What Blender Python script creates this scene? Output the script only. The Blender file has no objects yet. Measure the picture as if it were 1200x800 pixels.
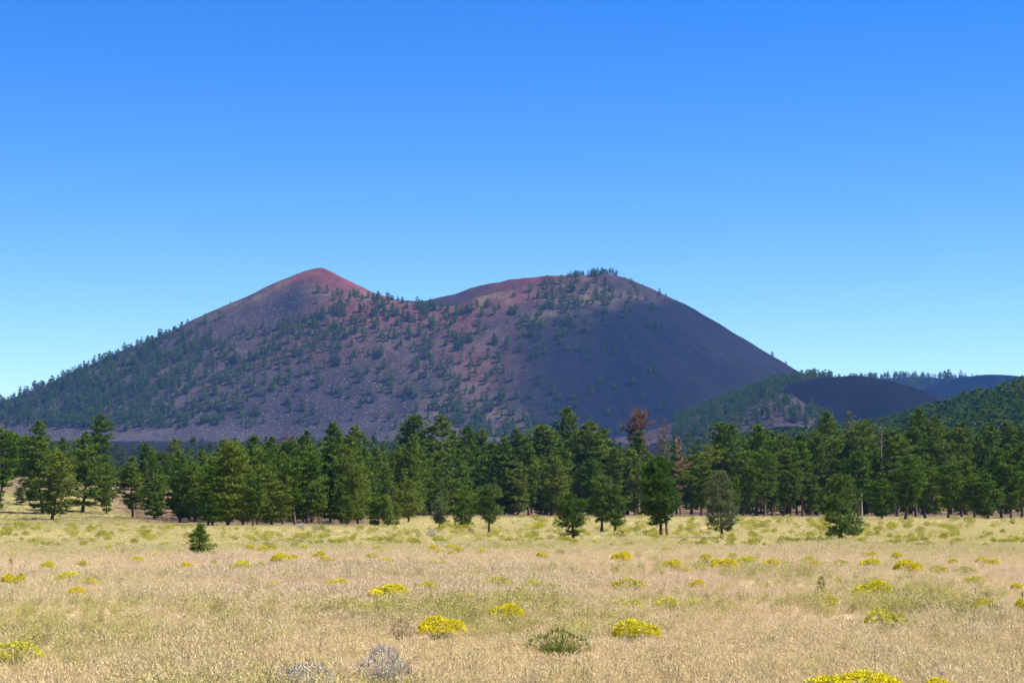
import bpy, math, numpy as np
from mathutils import Vector
R = math.radians
rng = np.random.default_rng(11)

# ------------------------------------------------------------------ camera, sky, sun, exposure
SC = bpy.context.scene
COL = SC.collection
F, CX, CY, HORIZ, CAMH = 2333.0, 600.0, 400.0, 588.0, 2.7
PITCH = math.atan((HORIZ - CY) / F)
cam_d = bpy.data.cameras.new('camera'); cam = bpy.data.objects.new('camera', cam_d); COL.objects.link(cam)
cam.location = (0, 0, CAMH); cam.rotation_euler = (math.pi / 2 + PITCH, 0, 0)
cam_d.sensor_width = 36; cam_d.lens = F * 36 / 1200; cam_d.clip_start = 0.5; cam_d.clip_end = 30000
SC.camera = cam
SUN_EL, SUN_AZ = 53.0, 6.0          # azimuth: degrees from +X (right) towards the camera's back (-Y)
sdir = Vector((math.cos(R(SUN_EL)) * math.cos(R(SUN_AZ)), -math.cos(R(SUN_EL)) * math.sin(R(SUN_AZ)), math.sin(R(SUN_EL))))
W = bpy.data.worlds.new('World'); SC.world = W; W.use_nodes = True
nt = W.node_tree; nt.nodes.clear()
sky = nt.nodes.new('ShaderNodeTexSky'); sky.sky_type = 'NISHITA'; sky.sun_disc = False
sky.sun_elevation = R(SUN_EL); sky.sun_rotation = R(90 + SUN_AZ)
sky.altitude = 2100; sky.air_density = 1.0; sky.dust_density = 0.1; sky.ozone_density = 3.0
hs = nt.nodes.new('ShaderNodeHueSaturation'); hs.inputs['Saturation'].default_value = 1.42; hs.inputs['Hue'].default_value = 0.516
bg = nt.nodes.new('ShaderNodeBackground'); bg.inputs['Strength'].default_value = 0.080
wo = nt.nodes.new('ShaderNodeOutputWorld')
nt.links.new(sky.outputs[0], hs.inputs['Color']); nt.links.new(hs.outputs[0], bg.inputs[0]); nt.links.new(bg.outputs[0], wo.inputs[0])
sun_d = bpy.data.lights.new('sun', 'SUN'); sun_d.energy = 5.0; sun_d.angle = R(0.53); sun_d.color = (1, 0.95, 0.87)
sun = bpy.data.objects.new('sun', sun_d); COL.objects.link(sun); sun.rotation_euler = sdir.to_track_quat('Z', 'Y').to_euler()
SC.view_settings.view_transform = 'Standard'; SC.view_settings.look = 'None'
SC.view_settings.exposure = 1.36; SC.view_settings.gamma = 1.0
SC.render.engine = 'CYCLES'
SC.cycles.max_bounces = 5; SC.cycles.diffuse_bounces = 3; SC.cycles.transmission_bounces = 3; SC.cycles.volume_bounces = 1

# ------------------------------------------------------------------ helpers
def tag(o, label=None, cat=None, group=None, kind=None):
    for k, v in (('label', label), ('category', cat), ('group', group), ('kind', kind)):
        if v: o[k] = v
    return o
def mesh_np(name, V, Fc, mat=None, smooth=False):
    V = np.ascontiguousarray(V, dtype=np.float32); Fc = np.ascontiguousarray(Fc, dtype=np.int32)
    me = bpy.data.meshes.new(name)
    me.vertices.add(len(V)); me.vertices.foreach_set('co', V.ravel())
    if len(Fc):
        k = Fc.shape[1]
        me.loops.add(Fc.size); me.loops.foreach_set('vertex_index', Fc.ravel())
        me.polygons.add(len(Fc)); me.polygons.foreach_set('loop_start', np.arange(0, Fc.size, k, dtype=np.int32))
        if smooth: me.polygons.foreach_set('use_smooth', np.ones(len(Fc), dtype=bool))
    me.update(calc_edges=True)
    if mat: me.materials.append(mat)
    return me
def obj(name, me, parent=None):
    o = bpy.data.objects.new(name, me); COL.objects.link(o)
    if parent: o.parent = parent
    return o
def sstep(a, b, x):
    t = np.clip((x - a) / (b - a), 0, 1); return t * t * (3 - 2 * t)
def vnoise(x, y, seed=0):
    xi = np.floor(x).astype(np.int64); yi = np.floor(y).astype(np.int64)
    fx = x - xi; fy = y - yi; fx = fx * fx * (3 - 2 * fx); fy = fy * fy * (3 - 2 * fy)
    def h(a, b):
        n = (a * 374761393 + b * 668265263 + seed * 974711) & 0x7fffffff
        n = ((n ^ (n >> 13)) * 1274126177) & 0x7fffffff
        return ((n ^ (n >> 16)) & 0xffff) / 65535.0
    return (h(xi, yi) * (1 - fx) + h(xi + 1, yi) * fx) * (1 - fy) + (h(xi, yi + 1) * (1 - fx) + h(xi + 1, yi + 1) * fx) * fy
def fbm(x, y, seed=0, oct=4):
    s = 0; a = 0.5
    for i in range(oct):
        s = s + a * (vnoise(x * 2 ** i, y * 2 ** i, seed + i * 7) - 0.5) * 2; a *= 0.5
    return s
cP, sP = math.cos(PITCH), math.sin(PITCH)
def ray(px, py):
    u = (np.asarray(px, float) - CX) / F; v = (CY - np.asarray(py, float)) / F
    return u, cP - v * sP, sP + v * cP
def at_depth(px, py, Y):
    dx, dy, dz = ray(px, py); t = Y / dy
    return dx * t, dy * t, CAMH + dz * t
def project(x, y, z):
    z = z - CAMH
    f = y * cP + z * sP; up = -y * sP + z * cP
    return CX + F * x / f, CY - F * up / f

# ------------------------------------------------------------------ terrain heights
def ground_z(x, y):
    x = np.asarray(x, float); y = np.asarray(y, float)
    d = np.maximum(y - 430, 0)
    z = 0.0385 * (np.sqrt(d * d + 160 ** 2) - 160)
    z = z + 7.5 * np.exp(-(((x + 92) / 36) ** 2 + ((y - 395) / 75) ** 2))              # the low knoll at the left end of the wood
    z = z + 70 * sstep(170, 520, x - 0.05 * (y - 1300)) * np.exp(-((y - 1450) / 520) ** 2) * (1 - 0.35 * sstep(600, 1100, x))
    z = z + 0.25 * fbm(x / 55, y / 55, 3, 3) * sstep(10, 60, y) + 0.05 * fbm(x / 6, y / 6, 5, 2)
    return z
def px2ground(px, py):
    dx, dy, dz = ray(px, py)
    Y = np.concatenate([np.arange(8, 120, 0.1), np.arange(120, 1000, 0.5)])
    t = Y / dy
    zz = CAMH + dz * t - ground_z(dx * t, Y)
    k = np.nonzero(zz < 0)[0]
    i = k[0] if len(k) else len(Y) - 1
    if not len(k): i = int(np.argmin(np.where(Y < 520, zz, 1e9)))
    return float(dx * t[i]), float(Y[i]), float(ground_z(dx * t[i], Y[i]))

# ------------------------------------------------------------------ materials
def new_mat(name):
    m = bpy.data.materials.new(name); m.use_nodes = True; n = m.node_tree; n.nodes.clear()
    out = n.nodes.new('ShaderNodeOutputMaterial')
    return m, n, out
def nd(n, t, **kw):
    x = n.nodes.new(t)
    for k, v in kw.items():
        if k in x.inputs: x.inputs[k].default_value = v
        else: setattr(x, k, v)
    return x
def mixc(n, fac, a, b, mode='MIX'):
    m = n.nodes.new('ShaderNodeMix'); m.data_type = 'RGBA'; m.blend_type = mode; m.clamp_factor = True
    for i, v in ((0, fac), (6, a), (7, b)):
        if hasattr(v, 'is_output') or isinstance(v, bpy.types.NodeSocket): n.links.new(v, m.inputs[i])
        else: m.inputs[i].default_value = v if i == 0 else (*v, 1)
    return m.outputs[2]
def maprange(n, v, a, b, c=0.0, d=1.0):
    m = n.nodes.new('ShaderNodeMapRange'); n.links.new(v, m.inputs[0])
    for i, q in enumerate((a, b, c, d)): m.inputs[i + 1].default_value = q
    return m.outputs[0]
def noise(n, vec, scale, detail=3.0, rough=0.55):
    t = nd(n, 'ShaderNodeTexNoise', Scale=scale, Detail=detail, Roughness=rough); n.links.new(vec, t.inputs['Vector']); return t.outputs[0]
def math_(n, op, a, b=None):
    m = n.nodes.new('ShaderNodeMath'); m.operation = op
    for i, v in ((0, a), (1, b)):
        if v is None: continue
        if isinstance(v, bpy.types.NodeSocket): n.links.new(v, m.inputs[i])
        else: m.inputs[i].default_value = v
    return m.outputs[0]
def leafy(n, out, colour, transl=0.3, rough_spec=0.0):
    d = nd(n, 'ShaderNodeBsdfDiffuse'); t = nd(n, 'ShaderNodeBsdfTranslucent'); mx = nd(n, 'ShaderNodeMixShader'); mx.inputs[0].default_value = transl
    n.links.new(colour, d.inputs[0]); n.links.new(colour, t.inputs[0])
    n.links.new(d.outputs[0], mx.inputs[1]); n.links.new(t.outputs[0], mx.inputs[2]); n.links.new(mx.outputs[0], out.inputs[0])
def plant_mat(name, a, b, c=None, transl=0.3, nscale=1.2, objvar=0.6):
    """two tones by a world-space noise at clump size, a third by the object's own random value"""
    m, n, out = new_mat(name)
    g = nd(n, 'ShaderNodeNewGeometry'); oi = nd(n, 'ShaderNodeObjectInfo')
    col = mixc(n, maprange(n, noise(n, g.outputs['Position'], nscale, 3), 0.35, 0.65), a, b)
    if c: col = mixc(n, maprange(n, oi.outputs['Random'], 1 - objvar, 1.0), col, c)
    leafy(n, out, col, transl); return m
M = {}
M['needles'] = plant_mat('pine_needles', (.042, .092, .012), (.096, .156, .021), (.13, .165, .026), .12, 0.8, .75)
M['needles_meadow'] = plant_mat('meadow_pine_needles', (.060, .105, .022), (.105, .15, .040), None, .15, 1.5)
M['needles_far'] = plant_mat('pine_needles_far', (.034, .080, .012), (.058, .115, .018), (.095, .14, .026), .2, .05, .7)
M['needles_grey'] = plant_mat('greyish_needles', (.075, .10, .045), (.12, .14, .065), None, .2, 1.5)
M['needles_olive'] = plant_mat('olive_needles', (.15, .19, .035), (.10, .16, .03), None, .25, 1.5)
M['needles_dark'] = plant_mat('dark_needles', (.035, .075, .016), (.065, .11, .022), None, .2, 1.5)
M['needles_red'] = plant_mat('dead_red_needles', (.165, .092, .056), (.115, .070, .048), None, .2, 1.0)
M['needles_tan'] = plant_mat('dying_tan_needles', (.36, .22, .12), (.25, .15, .08), None, .2, 1.0)
def bark_mat(name, a, b):
    m, n, out = new_mat(name); g = nd(n, 'ShaderNodeNewGeometry')
    mp = nd(n, 'ShaderNodeMapping'); mp.inputs['Scale'].default_value = (6, 6, 1.2); n.links.new(g.outputs['Position'], mp.inputs[0])
    c = mixc(n, maprange(n, noise(n, mp.outputs[0], 1.0, 4), .4, .6), a, b)
    p = nd(n, 'ShaderNodeBsdfPrincipled', Roughness=.95); n.links.new(c, p.inputs['Base Color'])
    n.links.new(p.outputs[0], out.inputs[0]); return m
M['bark'] = bark_mat('pine_bark', (.055, .035, .026), (.12, .07, .045))
M['deadwood'] = bark_mat('grey_deadwood', (.24, .20, .17), (.14, .12, .10))
M['postwood'] = bark_mat('weathered_post', (.07, .055, .045), (.12, .10, .08))
M['twigs'] = plant_mat('dead_pine_twigs', (.085, .07, .06), (.13, .10, .08), None, .1, 1.0)
M['flower'] = plant_mat('rabbitbrush_flowers', (.74, .60, .025), (.54, .49, .03), (.62, .58, .05), .2, 5.0, .5)
M['flower_pale'] = plant_mat('pale_rabbitbrush_flowers', (.60, .54, .07), (.46, .45, .07), None, .2, 3.0)
M['flower_far'] = plant_mat('far_rabbitbrush_flowers', (.55, .51, .03), (.36, .37, .035), (.24, .26, .035), .2, .3, .7)
M['sage'] = plant_mat('rabbitbrush_stems', (.16, .18, .05), (.26, .26, .09), None, .2, 3.0)
M['far_leaf'] = plant_mat('far_rabbitbrush_leaves', (.10, .12, .03), (.17, .18, .05), None, .2, 1.0)
M['green'] = plant_mat('green_shrub_leaves', (.12, .18, .035), (.20, .24, .05), None, .25, 3.0)
M['grey'] = plant_mat('grey_shrub_twigs', (.30, .275, .235), (.42, .39, .33), None, .1, 4.0)
M['brown'] = plant_mat('dry_brown_twigs', (.20, .15, .09), (.30, .23, .14), None, .1, 4.0)

def meadow_colour(n):
    """straw, pinkish seed heads and green patches laid out over the meadow in world metres"""
    g = nd(n, 'ShaderNodeNewGeometry'); P = g.outputs['Position']
    s = nd(n, 'ShaderNodeSeparateXYZ'); n.links.new(P, s.inputs[0])
    mp = nd(n, 'ShaderNodeMapping'); mp.inputs['Scale'].default_value = (1, .45, 0); n.links.new(P, mp.inputs[0]); Q = mp.outputs[0]
    big = noise(n, Q, .05, 4); mid = noise(n, Q, .35, 4); fine = noise(n, P, 2.5, 3)
    yd = math_(n, 'ADD', s.outputs[1], maprange(n, big, .3, .7, -22, 22))
    near = mixc(n, maprange(n, mid, .35, .65), (.56, .445, .215), (.61, .485, .265))
    pink = mixc(n, maprange(n, mid, .35, .65), (.585, .445, .275), (.60, .465, .30))
    far = mixc(n, maprange(n, mid, .35, .65), (.50, .42, .19), (.44, .40, .15))
    pink = mixc(n, maprange(n, noise(n, Q, .12, 4), .42, .68), pink, (.56, .47, .24))
    c = mixc(n, maprange(n, yd, 34, 58), near, pink)
    c = mixc(n, maprange(n, yd, 90, 124), c, far)
    gp = noise(n, Q, .16, 5, .65)
    green = math_(n, 'MULTIPLY', maprange(n, gp, .54, .68), maprange(n, yd, 95, 40, .25, 1.0))
    c = mixc(n, math_(n, 'MULTIPLY', green, .28), c, (.43, .42, .13))
    c = mixc(n, maprange(n, fine, .35, .7, 0, .35), c, (.36, .29, .17))
    knoll = math_(n, 'MULTIPLY', maprange(n, yd, 170, 260), maprange(n, math_(n, 'ADD', s.outputs[0], maprange(n, mid, .3, .7, -14, 14)), -34, -56))
    c = mixc(n, math_(n, 'MULTIPLY', knoll, maprange(n, mid, .3, .7, .5, 1.0)), c, (.21, .20, .075))
    rat = math_(n, 'DIVIDE', s.outputs[0], s.outputs[1]); inb = math_(n, 'MULTIPLY', maprange(n, rat, -.205, -.17), maprange(n, rat, -.045, -.075))
    yd = math_(n, 'ADD', yd, math_(n, 'MULTIPLY', inb, 115.0))
    lit = mixc(n, maprange(n, yd, 315, 375), c, (.20, .14, .095))      # needle litter under the wood
    return g, lit
mg, n, out = new_mat('meadow_ground'); g, c = meadow_colour(n)
s = nd(n, 'ShaderNodeSeparateXYZ'); n.links.new(g.outputs['Position'], s.inputs[0])
c = mixc(n, maprange(n, s.outputs[1], 560, 800), c, (.013, .014, .022))  # black cinder plain at the foot of the volcano
p = nd(n, 'ShaderNodeBsdfDiffuse'); n.links.new(mixc(n, 1.0, c, (.78, .74, .70), 'MULTIPLY'), p.inputs[0]); n.links.new(p.outputs[0], out.inputs[0]); M['ground'] = mg
mgr, n, out = new_mat('meadow_grass'); g, c = meadow_colour(n); oi = nd(n, 'ShaderNodeObjectInfo')
c = mixc(n, maprange(n, oi.outputs['Random'], .55, 1, 0, .45), c, (.608, .517, .350))
c = mixc(n, maprange(n, oi.outputs['Random'], .28, 0, 0, .5), c, (.342, .274, .137))
leafy(n, out, c, .35); M['grass'] = mgr
M['weed'] = plant_mat('weed_leaves', (.42, .41, .11), (.17, .16, .05), (.50, .43, .14), .25, 3.0, .5)

# ------------------------------------------------------------------ ground sheet
ys = np.concatenate([np.arange(-40, 20, 10), 20 * (9000 / 20) ** np.linspace(0, 1, 330)])
us = np.linspace(-1, 1, 181)
YY, UU = np.meshgrid(ys, us, indexing='ij')
XX = UU * (90 + 0.62 * np.maximum(YY, 0))
VV = np.stack([XX, YY, ground_z(XX, YY)], -1).reshape(-1, 3)
def grid_faces(a, b):
    i = np.arange(a - 1)[:, None] * b + np.arange(b - 1)[None]
    return np.stack([i, i + 1, i + b + 1, i + b], -1).reshape(-1, 4)
gr = obj('ground', mesh_np('ground', VV, grid_faces(len(ys), len(us)), M['ground'], True))
tag(gr, 'wide flat meadow floor of dry straw and soil reaching to the wood', 'ground', kind='structure')

# ------------------------------------------------------------------ cinder cones: upper envelope of slopes at the angle of repose
def densify(pts, n=14):
    out = []
    for a, b in zip(pts[:-1], pts[1:]):
        for k in range(n): out.append([a[i] + (b[i] - a[i]) * k / n for i in range(len(a))])
    out.append(list(pts[-1])); return np.array(out, float)
def ridge3(pts, n=14):
    p = densify(pts, n); x, y, z = at_depth(p[:, 0], p[:, 1], p[:, 2]); return np.stack([x, y, z], -1)
def envelope(X, Y, pts, slope, round_=10.0, foot=90.0, footz=None):
    h = np.full(X.shape, -1e9)
    for q in pts:
        d = np.sqrt((X - q[0]) ** 2 + (Y - q[1]) ** 2 + round_ ** 2) - round_
        np.maximum(h, q[2] - slope * d, out=h)
    return h
def blur(Z, k):
    for _ in range(k):
        Z = Z.copy()
        Z[1:-1] = (Z[:-2] + 2 * Z[1:-1] + Z[2:]) / 4
        Z[:, 1:-1] = (Z[:, :-2] + 2 * Z[:, 1:-1] + Z[:, 2:]) / 4
    return Z
HF = {}
def hill(name, label, x0, x1, y0, y1, step, pts, slope, mat, nblur=3, gul=2.5, zone=None, fade=60.0, round_=10.0):
    xs = np.arange(x0, x1 + step, step); ys = np.arange(y0, y1 + step, step)
    Y, X = np.meshgrid(ys, xs, indexing='ij')
    Z = envelope(X, Y, pts, slope, round_)
    G = ground_z(X, Y)
    d = Z - G                                              # concave foot: slopes ease out where they meet the plain
    d = np.where(d > fade, d, np.where(d > -fade, (d + fade) ** 2 / (4 * fade), 0.0))
    Z = G + d - 2.0 * (d < 1.0) * 1.0
    Z = blur(Z, nblur)
    Z = Z + gul * fbm(X / 38, Y / 70, 17, 3) * sstep(4, 40, d) + gul * .5 * fbm(X / 14, Y / 22, 23, 2) * sstep(4, 40, d)
    me = mesh_np(name, np.stack([X, Y, Z], -1).reshape(-1, 3), grid_faces(len(ys), len(xs)), mat, True)
    if zone is not None:
        px, py = project(X, Y, Z)
        ca = me.attributes.new('zone', 'FLOAT_COLOR', 'POINT'); ca.data.foreach_set('color', zone(px, py, X, Y, Z).reshape(-1).astype(np.float32))
    o = obj(name, me); tag(o, label, 'hill', kind='structure')
    HF[name] = (x0, y0, step, Z, d)
    return o
def hz(name, x, y):
    x0, y0, st, Z, d = HF[name]
    i = np.clip(((y - y0) / st), 0, Z.shape[0] - 1.01); j = np.clip(((x - x0) / st), 0, Z.shape[1] - 1.01)
    a = i.astype(int); b = j.astype(int); u = i - a; v = j - b
    return (Z[a, b] * (1 - u) + Z[a + 1, b] * u) * (1 - v) + (Z[a, b + 1] * (1 - u) + Z[a + 1, b + 1] * u) * v

def cinder_mat(name, base, base2, red=None, tan=None):
    m, n, out = new_mat(name); g = nd(n, 'ShaderNodeNewGeometry'); P = g.outputs['Position']
    c = mixc(n, maprange(n, noise(n, P, .012, 5), .35, .65), base, base2)
    if red:
        at = nd(n, 'ShaderNodeAttribute', attribute_name='zone'); sp = nd(n, 'ShaderNodeSeparateColor'); n.links.new(at.outputs[0], sp.inputs[0])
        c = mixc(n, at.outputs['Alpha'], (.0065, .0120, .030), c)  # black cinder, with some of the haze blue mixed into its colour
        brk = noise(n, P, .022, 5, .6)
        f = math_(n, 'MULTIPLY', sp.outputs[0], maprange(n, brk, .25, .55, .45, 1.0))
        c = mixc(n, f, c, red)
        t = math_(n, 'MULTIPLY', sp.outputs[1], maprange(n, noise(n, P, .03, 5, .65), .38, .6))
        c = mixc(n, math_(n, 'MULTIPLY', t, .75), c, tan)
        v = nd(n, 'ShaderNodeTexVoronoi', Scale=.15); n.links.new(P, v.inputs['Vector'])         # bunch grass dotted over the slope
        dots = math_(n, 'MULTIPLY', maprange(n, v.outputs['Distance'], .32, .12), sp.outputs[2])
        c = mixc(n, math_(n, 'MULTIPLY', math_(n, 'MULTIPLY', dots, maprange(n, noise(n, P, .02, 4, .7), .28, .55)), .85), c, (.19, .165, .105))
    mp = nd(n, 'ShaderNodeMapping'); mp.inputs['Scale'].default_value = (.05, .012, .012); mp.inputs['Rotation'].default_value = (0, 0, .5); n.links.new(P, mp.inputs[0])
    c = mixc(n, maprange(n, noise(n, mp.outputs[0], 1.0, 4), .4, .7, 0, .35), c, tuple(q * .6 for q in base))
    c = mixc(n, 1.0, c, mixc(n, maprange(n, noise(n, P, .22, 3, .7), .32, .68), (.68, .68, .70), (1.3, 1.27, 1.25)), 'MULTIPLY')
    p = nd(n, 'ShaderNodeBsdfDiffuse', Roughness=1.0); n.links.new(c, p.inputs[0])
    bp = nd(n, 'ShaderNodeBump', Strength=.8, Distance=2.5); n.links.new(noise(n, P, .12, 5, .7), bp.inputs['Height']); n.links.new(bp.outputs[0], p.inputs['Normal'])
    n.links.new(p.outputs[0], out.inputs[0]); return m
M['cinder'] = cinder_mat('cinder_cone', (.029, .0245, .034), (.050, .041, .052), (.15, .046, .046), (.21, .155, .095))
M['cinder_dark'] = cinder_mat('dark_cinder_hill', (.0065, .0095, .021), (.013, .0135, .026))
M['cinder_far'] = cinder_mat('far_cinder_hill', (.0045, .011, .030), (.007, .014, .036))  # blue of the distant air put into the cinder's own colour
M['lava'] = cinder_mat('red_lava', (.035, .022, .022), (.085, .038, .036))

def blob(px, py, cx, cy, rx, ry, rot=0):
    a = math.radians(rot); dx = px - cx; dy = py - cy
    u = (dx * math.cos(a) + dy * math.sin(a)) / rx; v = (-dx * math.sin(a) + dy * math.cos(a)) / ry
    return np.exp(-(u * u + v * v))
def vol_zone(px, py, X, Y, Z):
    nx = 14 * fbm(X / 60, Y / 60, 31, 3); qx = px + nx; qy = py + .5 * nx
    r = 1.1 * blob(qx, qy, 405, 332, 55, 20, 22) + .55 * blob(qx, qy, 345, 326, 50, 9, -22) + .8 * blob(qx, qy, 465, 365, 75, 17, 0) + .95 * blob(qx, qy, 610, 346, 48, 13, -12)
    r += .45 * blob(qx, qy, 540, 395, 30, 65, -15) + .5 * blob(qx, qy, 690, 328, 24, 7, 0) + .28 * blob(qx, qy, 400, 400, 120, 40, 0) + .22 * blob(qx, qy, 590, 430, 70, 60, 0)
    r += .8 * (Y > 3780) * sstep(560, 640, px) + .35 * (Y > 3780) * sstep(480, 600, px)
    dark = 1.0 * blob(qx, qy, 340, 356, 34, 17, -28)
    r = r * (1 - .9 * np.clip(dark, 0, 1)); r = np.clip(r, 0, 1)
    t = 1.0 * blob(qx, qy, 668, 362, 48, 30, -30) + .9 * blob(qx, qy, 560, 352, 70, 12, -8) + .7 * blob(qx, qy, 440, 348, 60, 7, 4) + .5 * blob(qx, qy, 740, 350, 18, 10, 20)
    t += .45 * blob(qx, qy, 520, 420, 110, 60, 20) + .5 * blob(qx, qy, 300, 345, 90, 8, -24) + .5 * blob(qx, qy, 570, 500, 90, 35, 0) + .3 * blob(qx, qy, 180, 460, 180, 50, -15) + .5 * blob(qx, qy, 395, 345, 30, 6, 15)
    ang = np.arctan2(Y - 3600, X - 120); dst = np.hypot(Y - 3600, X - 120)
    strk = fbm(ang * 34, dst / 260, 41, 4); r = np.clip(r * (1 + 1.1 * strk) + .25 * r * fbm(X / 18, Y / 18, 43, 2), 0, 1); t = t * (1 + .9 * strk)
    t = np.clip(t, 0, 1)
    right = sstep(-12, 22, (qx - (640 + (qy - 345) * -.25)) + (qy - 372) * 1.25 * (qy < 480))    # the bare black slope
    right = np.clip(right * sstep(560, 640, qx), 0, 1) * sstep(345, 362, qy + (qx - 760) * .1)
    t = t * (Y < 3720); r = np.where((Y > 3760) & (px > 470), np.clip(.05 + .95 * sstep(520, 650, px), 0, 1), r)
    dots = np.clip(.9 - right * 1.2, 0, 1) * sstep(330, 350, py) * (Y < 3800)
    return np.stack([r * (1 - .85 * right), t * (1 - .75 * right), dots, 1 - np.clip((right + .8 * dark) * (.86 + .35 * strk - .22 * sstep(760, 880, px)), 0, 1)], -1)  # black slope paler towards its right end: sunlit side put into the colour
flank = [(375, 312, 3700), (350, 319, 3690), (330, 327, 3680), (300, 342, 3670), (270, 354, 3650), (235, 370, 3640), (200, 388, 3620), (150, 407, 3600), (100, 429, 3590), (50, 451, 3580), (0, 471.5, 3570), (-110, 502, 3560), (-240, 525, 3560)]
rear = [(375, 312, 3700), (410, 330, 3745), (440, 343, 3800), (465, 350, 3850), (495, 352.5, 3900), (530, 344, 3920), (565, 333, 3930), (600, 326, 3920), (640, 322.5, 3900), (690, 321, 3850), (735, 325, 3760)]
front = [(372, 319, 3670), (360, 330, 3640), (350, 338, 3620), (385, 345, 3590), (410, 347, 3575), (460, 351, 3545), (510, 359, 3520), (535, 357, 3515), (560, 347, 3520), (600, 338, 3530), (640, 328, 3545), (680, 321.5, 3560), (710, 319, 3580), (735, 325, 3620)]
right = [(710, 319, 3580), (735, 325, 3620), (760, 336, 3630), (800, 355, 3640), (850, 387, 3650), (900, 421, 3650), (935, 440, 3650), (990, 470, 3650)]
vpts = np.concatenate([ridge3(r_) for r_ in (flank, rear, front, right)])
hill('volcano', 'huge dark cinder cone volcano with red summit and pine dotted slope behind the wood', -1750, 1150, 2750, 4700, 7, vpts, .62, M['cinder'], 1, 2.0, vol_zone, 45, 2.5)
dpts = ridge3([(885, 474, 2900), (920, 457, 2890), (950, 445, 2880), (975, 440.5, 2875), (1005, 439.5, 2870), (1035, 445, 2865), (1065, 457, 2860), (1100, 474, 2850), (1135, 495, 2840)])
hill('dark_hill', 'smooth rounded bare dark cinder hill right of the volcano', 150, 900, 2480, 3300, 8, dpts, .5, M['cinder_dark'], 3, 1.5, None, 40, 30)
tpts = np.concatenate([ridge3([(985, 446, 3180), (965, 441, 3180), (935, 443, 3120), (905, 454, 2980), (875, 469, 2860), (850, 484, 2800), (825, 500, 2760)]), ridge3([(935, 443, 3120), (918, 457, 2860), (905, 472, 2740), (912, 487, 2670), (928, 502, 2600)])])
hill('wooded_ridge', 'low spur with scattered pines running down the right foot of the volcano', 100, 900, 2600, 3600, 8, tpts, .42, M['cinder'], 3, 2.5, lambda px, py, X, Y, Z: np.stack([px * 0 + .04, px * 0 + .18, px * 0 + .8, px * 0 + 1], -1), 40, 20)
fpts = ridge3([(1060, 475, 4600), (1085, 459, 4600), (1110, 447, 4600), (1130, 441, 4600), (1150, 438.5, 4600), (1170, 438, 4600), (1200, 441, 4600), (1250, 455, 4600), (1330, 480, 4600)])
hill('far_hill', 'far haze-blue bare cinder hill at the right edge of the skyline', 700, 1900, 4100, 5100, 12, fpts, .5, M['cinder_far'], 3, 1.5, None, 50, 40)
rpts = ridge3([(960, 446, 5400), (1010, 443, 5400), (1050, 441.5, 5400), (1090, 441.5, 5400), (1130, 444, 5400), (1200, 455, 5400), (1300, 470, 5400)])
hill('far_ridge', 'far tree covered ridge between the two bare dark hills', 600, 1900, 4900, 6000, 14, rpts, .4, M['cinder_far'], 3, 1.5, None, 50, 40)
lpts = ridge3([(312, 521, 2480), (322, 515, 2480), (332, 511, 2470), (338, 509, 2460), (346, 514, 2450), (356, 521, 2450)], 5)
hill('lava_mound', 'small rough reddish lava mound showing above the treetops below the volcano', -380, -180, 2360, 2600, 3, lpts, .9, M['lava'], 0, 14.0, None, 5, 1)

# ------------------------------------------------------------------ plant geometry
def blades(C, D, L, Wd, r):
    """thin triangles from C along D"""
    D = D / (np.linalg.norm(D, axis=1, keepdims=True) + 1e-9)
    S = np.cross(D, r.normal(size=D.shape)); S /= np.linalg.norm(S, axis=1, keepdims=True) + 1e-9
    V = np.stack([C - S * Wd[:, None] / 2, C + S * Wd[:, None] / 2, C + D * L[:, None]], 1).reshape(-1, 3)
    return V, np.arange(len(V)).reshape(-1, 3)
def join(parts):
    Vs, Fs, o = [], [], 0
    for V, f in parts:
        Vs.append(V); Fs.append(f + o); o += len(V)
    return np.concatenate(Vs), np.concatenate(Fs)
def cone_tube(path, rad, k=6):
    path = np.asarray(path, float); n_ = len(path); a = np.arange(k) * 2 * math.pi / k
    T = np.gradient(path, axis=0); T /= np.linalg.norm(T, axis=1, keepdims=True) + 1e-9
    ref = np.where(np.abs(T[:, 2:3]) > .9, np.array([[1., 0, 0]]), np.array([[0, 0, 1.]]))
    U = np.cross(T, ref); U /= np.linalg.norm(U, axis=1, keepdims=True) + 1e-9; Wv = np.cross(T, U)
    V = path[:, None] + np.asarray(rad)[:, None, None] * (np.cos(a)[None, :, None] * U[:, None] + np.sin(a)[None, :, None] * Wv[:, None])
    f = []
    for i in range(n_ - 1):
        for j in range(k):
            p, q = i * k + j, i * k + (j + 1) % k
            f += [(p, q, q + k), (p, q + k, p + k)]
    return V.reshape(-1, 3), np.array(f)
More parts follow.
